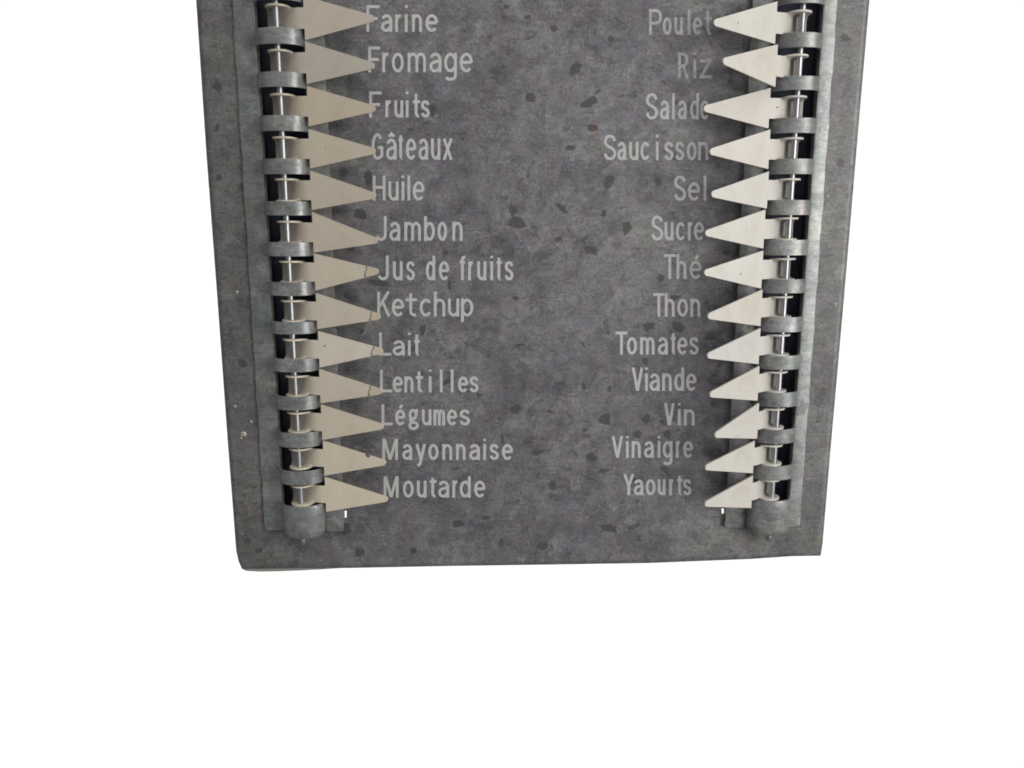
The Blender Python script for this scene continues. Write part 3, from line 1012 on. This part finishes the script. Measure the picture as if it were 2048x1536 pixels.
# word: window origin in the photo, baseline, cap top, x-height, wear, letters (character, left, right) in enlarged pixels
TXT = {
 'Farine': ((700, 0), 311, 52, .66, 0, [('F', 160, 288), ('a', 303, 412), ('r', 440, 512), ('i', 537, 560), ('n', 605, 702), ('e', 735, 860)]),
 'Fromage': ((700, 0), 706, 455, .76, 0, [('F', 178, 294), ('r', 315, 388), ('o', 408, 525), ('m', 562, 742), ('a', 775, 892), ('g', 918, 1042), ('e', 1070, 1198)]),
 'Fruits': ((700, 0), 1147, 893, .66, 0, [('F', 187, 308), ('r', 345, 412), ('u', 432, 520), ('i', 545, 570), ('t', 608, 690), ('s', 692, 778)]),
 'G\u00e2teaux': ((700, 300), 95, -163, .80, 0, [('G', 210, 325), ('\u00e2', 352, 455), ('t', 468, 525), ('e', 545, 648), ('a', 668, 762), ('u', 790, 882), ('x', 903, 1002)]),
 'Huile': ((700, 300), 493, 250, .77, 0, [('H', 222, 347), ('u', 375, 475), ('i', 503, 530), ('l', 560, 588), ('e', 612, 728)]),
 'Jambon': ((700, 300), 886, 645, .77, 0, [('J', 250, 358), ('a', 385, 490), ('m', 530, 692), ('b', 722, 828), ('o', 853, 947), ('n', 998, 1098)]),
 'Jus de fruits': ((700, 300), 1271, 1030, .77, 0, [('J', 268, 378), ('u', 418, 514), ('s', 548, 634), ('d', 740, 832), ('e', 866, 970), ('f', 1065, 1132), ('r', 1152, 1212), ('u', 1240, 1330), ('i', 1370, 1394), ('t', 1425, 1484), ('s', 1508, 1594)]),
 'Ketchup': ((720, 580), 258, 15, .72, 0, [('K', 168, 298), ('e', 310, 432), ('t', 440, 565), ('c', 582, 700), ('h', 720, 832), ('u', 858, 968), ('p', 985, 1105)]),
 'Lait': ((720, 580), 640, 415, .67, 0, [('L', 187, 305), ('a', 318, 437), ('i', 467, 495), ('t', 525, 588)]),
 'Lentilles': ((720, 580), 998, 775, .70, 0, [('L', 195, 315), ('e', 318, 420), ('n', 432, 522), ('t', 538, 622), ('i', 670, 698), ('l', 778, 805), ('l', 885, 912), ('e', 955, 1057), ('s', 1068, 1157)]),
 'L\u00e9gumes': ((720, 580), 1320, 1115, .76, 0, [('L', 210, 320), ('\u00e9', 342, 444), ('\u0261', 468, 580), ('u', 603, 697), ('m', 716, 830), ('e', 848, 950), ('s', 970, 1074)]),
 'Mayonnaise': ((700, 840), 389, 183, .76, 0, [('M', 315, 468), ('a', 510, 607), ('y', 638, 742), ('o', 763, 864), ('n', 900, 997), ('n', 1033, 1127), ('a', 1162, 1267), ('i', 1300, 1326), ('s', 1360, 1452), ('e', 1480, 1590)]),
 'Moutarde': ((700, 840), 756, 548, .80, 0, [('M', 328, 475), ('o', 516, 622), ('u', 652, 747), ('t', 772, 850), ('a', 860, 967), ('r', 998, 1060), ('d', 1070, 1178), ('e', 1210, 1322)]),
 'Poulet': ((1080, 0), 340, 90, .68, 2, [('P', 1062, 1190), ('o', 1196, 1284), ('u', 1308, 1392), ('l', 1440, 1464), ('e', 1488, 1582), ('t', 1600, 1682)]),
 'Riz': ((1080, 0), 764, 512, .73, 2, [('R', 1345, 1450), ('i', 1494, 1522), ('z', 1558, 1670)]),
 'Salade': ((1080, 0), 1164, 910, .72, 1, [('S', 1030, 1150), ('a', 1168, 1258), ('l', 1288, 1312), ('a', 1343, 1430), ('d', 1463, 1550), ('e', 1560, 1650)]),
 'Saucisson': ((1080, 300), 99, -148, .72, 1, [('S', 620, 745), ('a', 752, 838), ('u', 868, 960), ('c', 978, 1072), ('i', 1130, 1156), ('s', 1210, 1302), ('s', 1318, 1407), ('o', 1430, 1527), ('n', 1540, 1640)]),
 'Sel': ((1080, 300), 494, 250, .73, 1, [('S', 1305, 1425), ('e', 1440, 1562), ('l', 1594, 1622)]),
 'Sucre': ((1080, 300), 882, 640, .74, 0, [('S', 1085, 1202), ('u', 1213, 1302), ('c', 1323, 1417), ('r', 1440, 1500), ('e', 1500, 1602)]),
 'Th\u00e9': ((1080, 300), 1258, 1015, .73, 0, [('T', 1205, 1325), ('h', 1330, 1427), ('\u00e9', 1458, 1578)]),
 'Thon': ((1080, 580), 260, 30, .76, 0, [('T', 1103, 1214), ('h', 1216, 1312), ('o', 1338, 1442), ('n', 1465, 1562)]),
 'Tomates': ((1080, 580), 630, 405, .76, 0, [('T', 735, 852), ('o', 846, 945), ('m', 975, 1117), ('a', 1148, 1247), ('t', 1272, 1330), ('e', 1338, 1440), ('s', 1455, 1547)]),
 'Viande': ((1080, 580), 984, 755, .75, 0, [('V', 893, 1007), ('i', 1025, 1051), ('a', 1068, 1167), ('n', 1190, 1284), ('d', 1308, 1405), ('e', 1423, 1527)]),
 'Vin': ((1080, 580), 1320, 1103, .73, 0, [('V', 1208, 1314), ('i', 1345, 1371), ('n', 1402, 1507)]),
 'Vinaigre': ((1080, 840), 368, 156, .77, 0, [('V', 698, 810), ('i', 838, 864), ('n', 893, 982), ('a', 1013, 1110), ('i', 1148, 1172), ('g', 1195, 1292), ('r', 1323, 1378), ('e', 1395, 1494)]),
 'Yaourts': ((1080, 840), 733, 527, .76, 0, [('Y', 810, 920), ('a', 913, 1008), ('o', 1028, 1127), ('u', 1146, 1224), ('r', 1258, 1314), ('t', 1330, 1395), ('s', 1393, 1477)]),
}
SW = 28.0
for word, ((ox, oy), base, cap, X, wear, letters) in TXT.items():
    verts, faces = [], []
    ch_px = base - cap
    s = SW / ch_px
    for ch, x0, x1 in letters:
        for k, stroke in enumerate(split_sharp(ch, glyph(ch, X, s))):
            pts2 = []
            if ch in 'tfTFLz':            # square ends on the level strokes
                e_ = (SW / 2 - (4 if ch in 'tf' else 0)) / max(1.0, x1 - x0 - SW)
                stroke = list(stroke)
                for a_, b_ in ((0, 1), (-1, -2)):
                    if abs(stroke[a_][1] - stroke[b_][1]) < 0.004:
                        d_ = e_ if stroke[a_][0] > stroke[b_][0] else -e_
                        stroke[a_] = (stroke[a_][0] + d_, stroke[a_][1])
            for gx, gy in stroke:
                if x1 - x0 > SW * 1.4:
                    zx = x0 + SW / 2 + gx * (x1 - x0 - SW)
                else:
                    zx = (x0 + x1) / 2
                pts2.append(at(ox + zx / Z, oy + (base - gy * ch_px) / Z))
            w_mm = (at(ox + (x0 + SW) / Z, oy + base / Z) - at(ox + x0 / Z, oy + base / Z)).length
            Lp, Rp, closed = ribbon(pts2, w_mm)
            dep = -(0.085 + 0.012 * k)
            b0, cnt = len(verts), len(Lp)
            for q in Lp + Rp:
                verts.append(Vector((q.x, dep, q.y)))
            for i in range(cnt if closed else cnt - 1):
                j = (i + 1) % cnt
                faces.append((b0 + i, b0 + j, b0 + cnt + j, b0 + cnt + i))
    link('printed_word', mesh('printed_word', verts, faces), [M_PAINT[wear]], panel, ('faded' if wear == 2 else 'pale grey') + ' printed word ' + word)
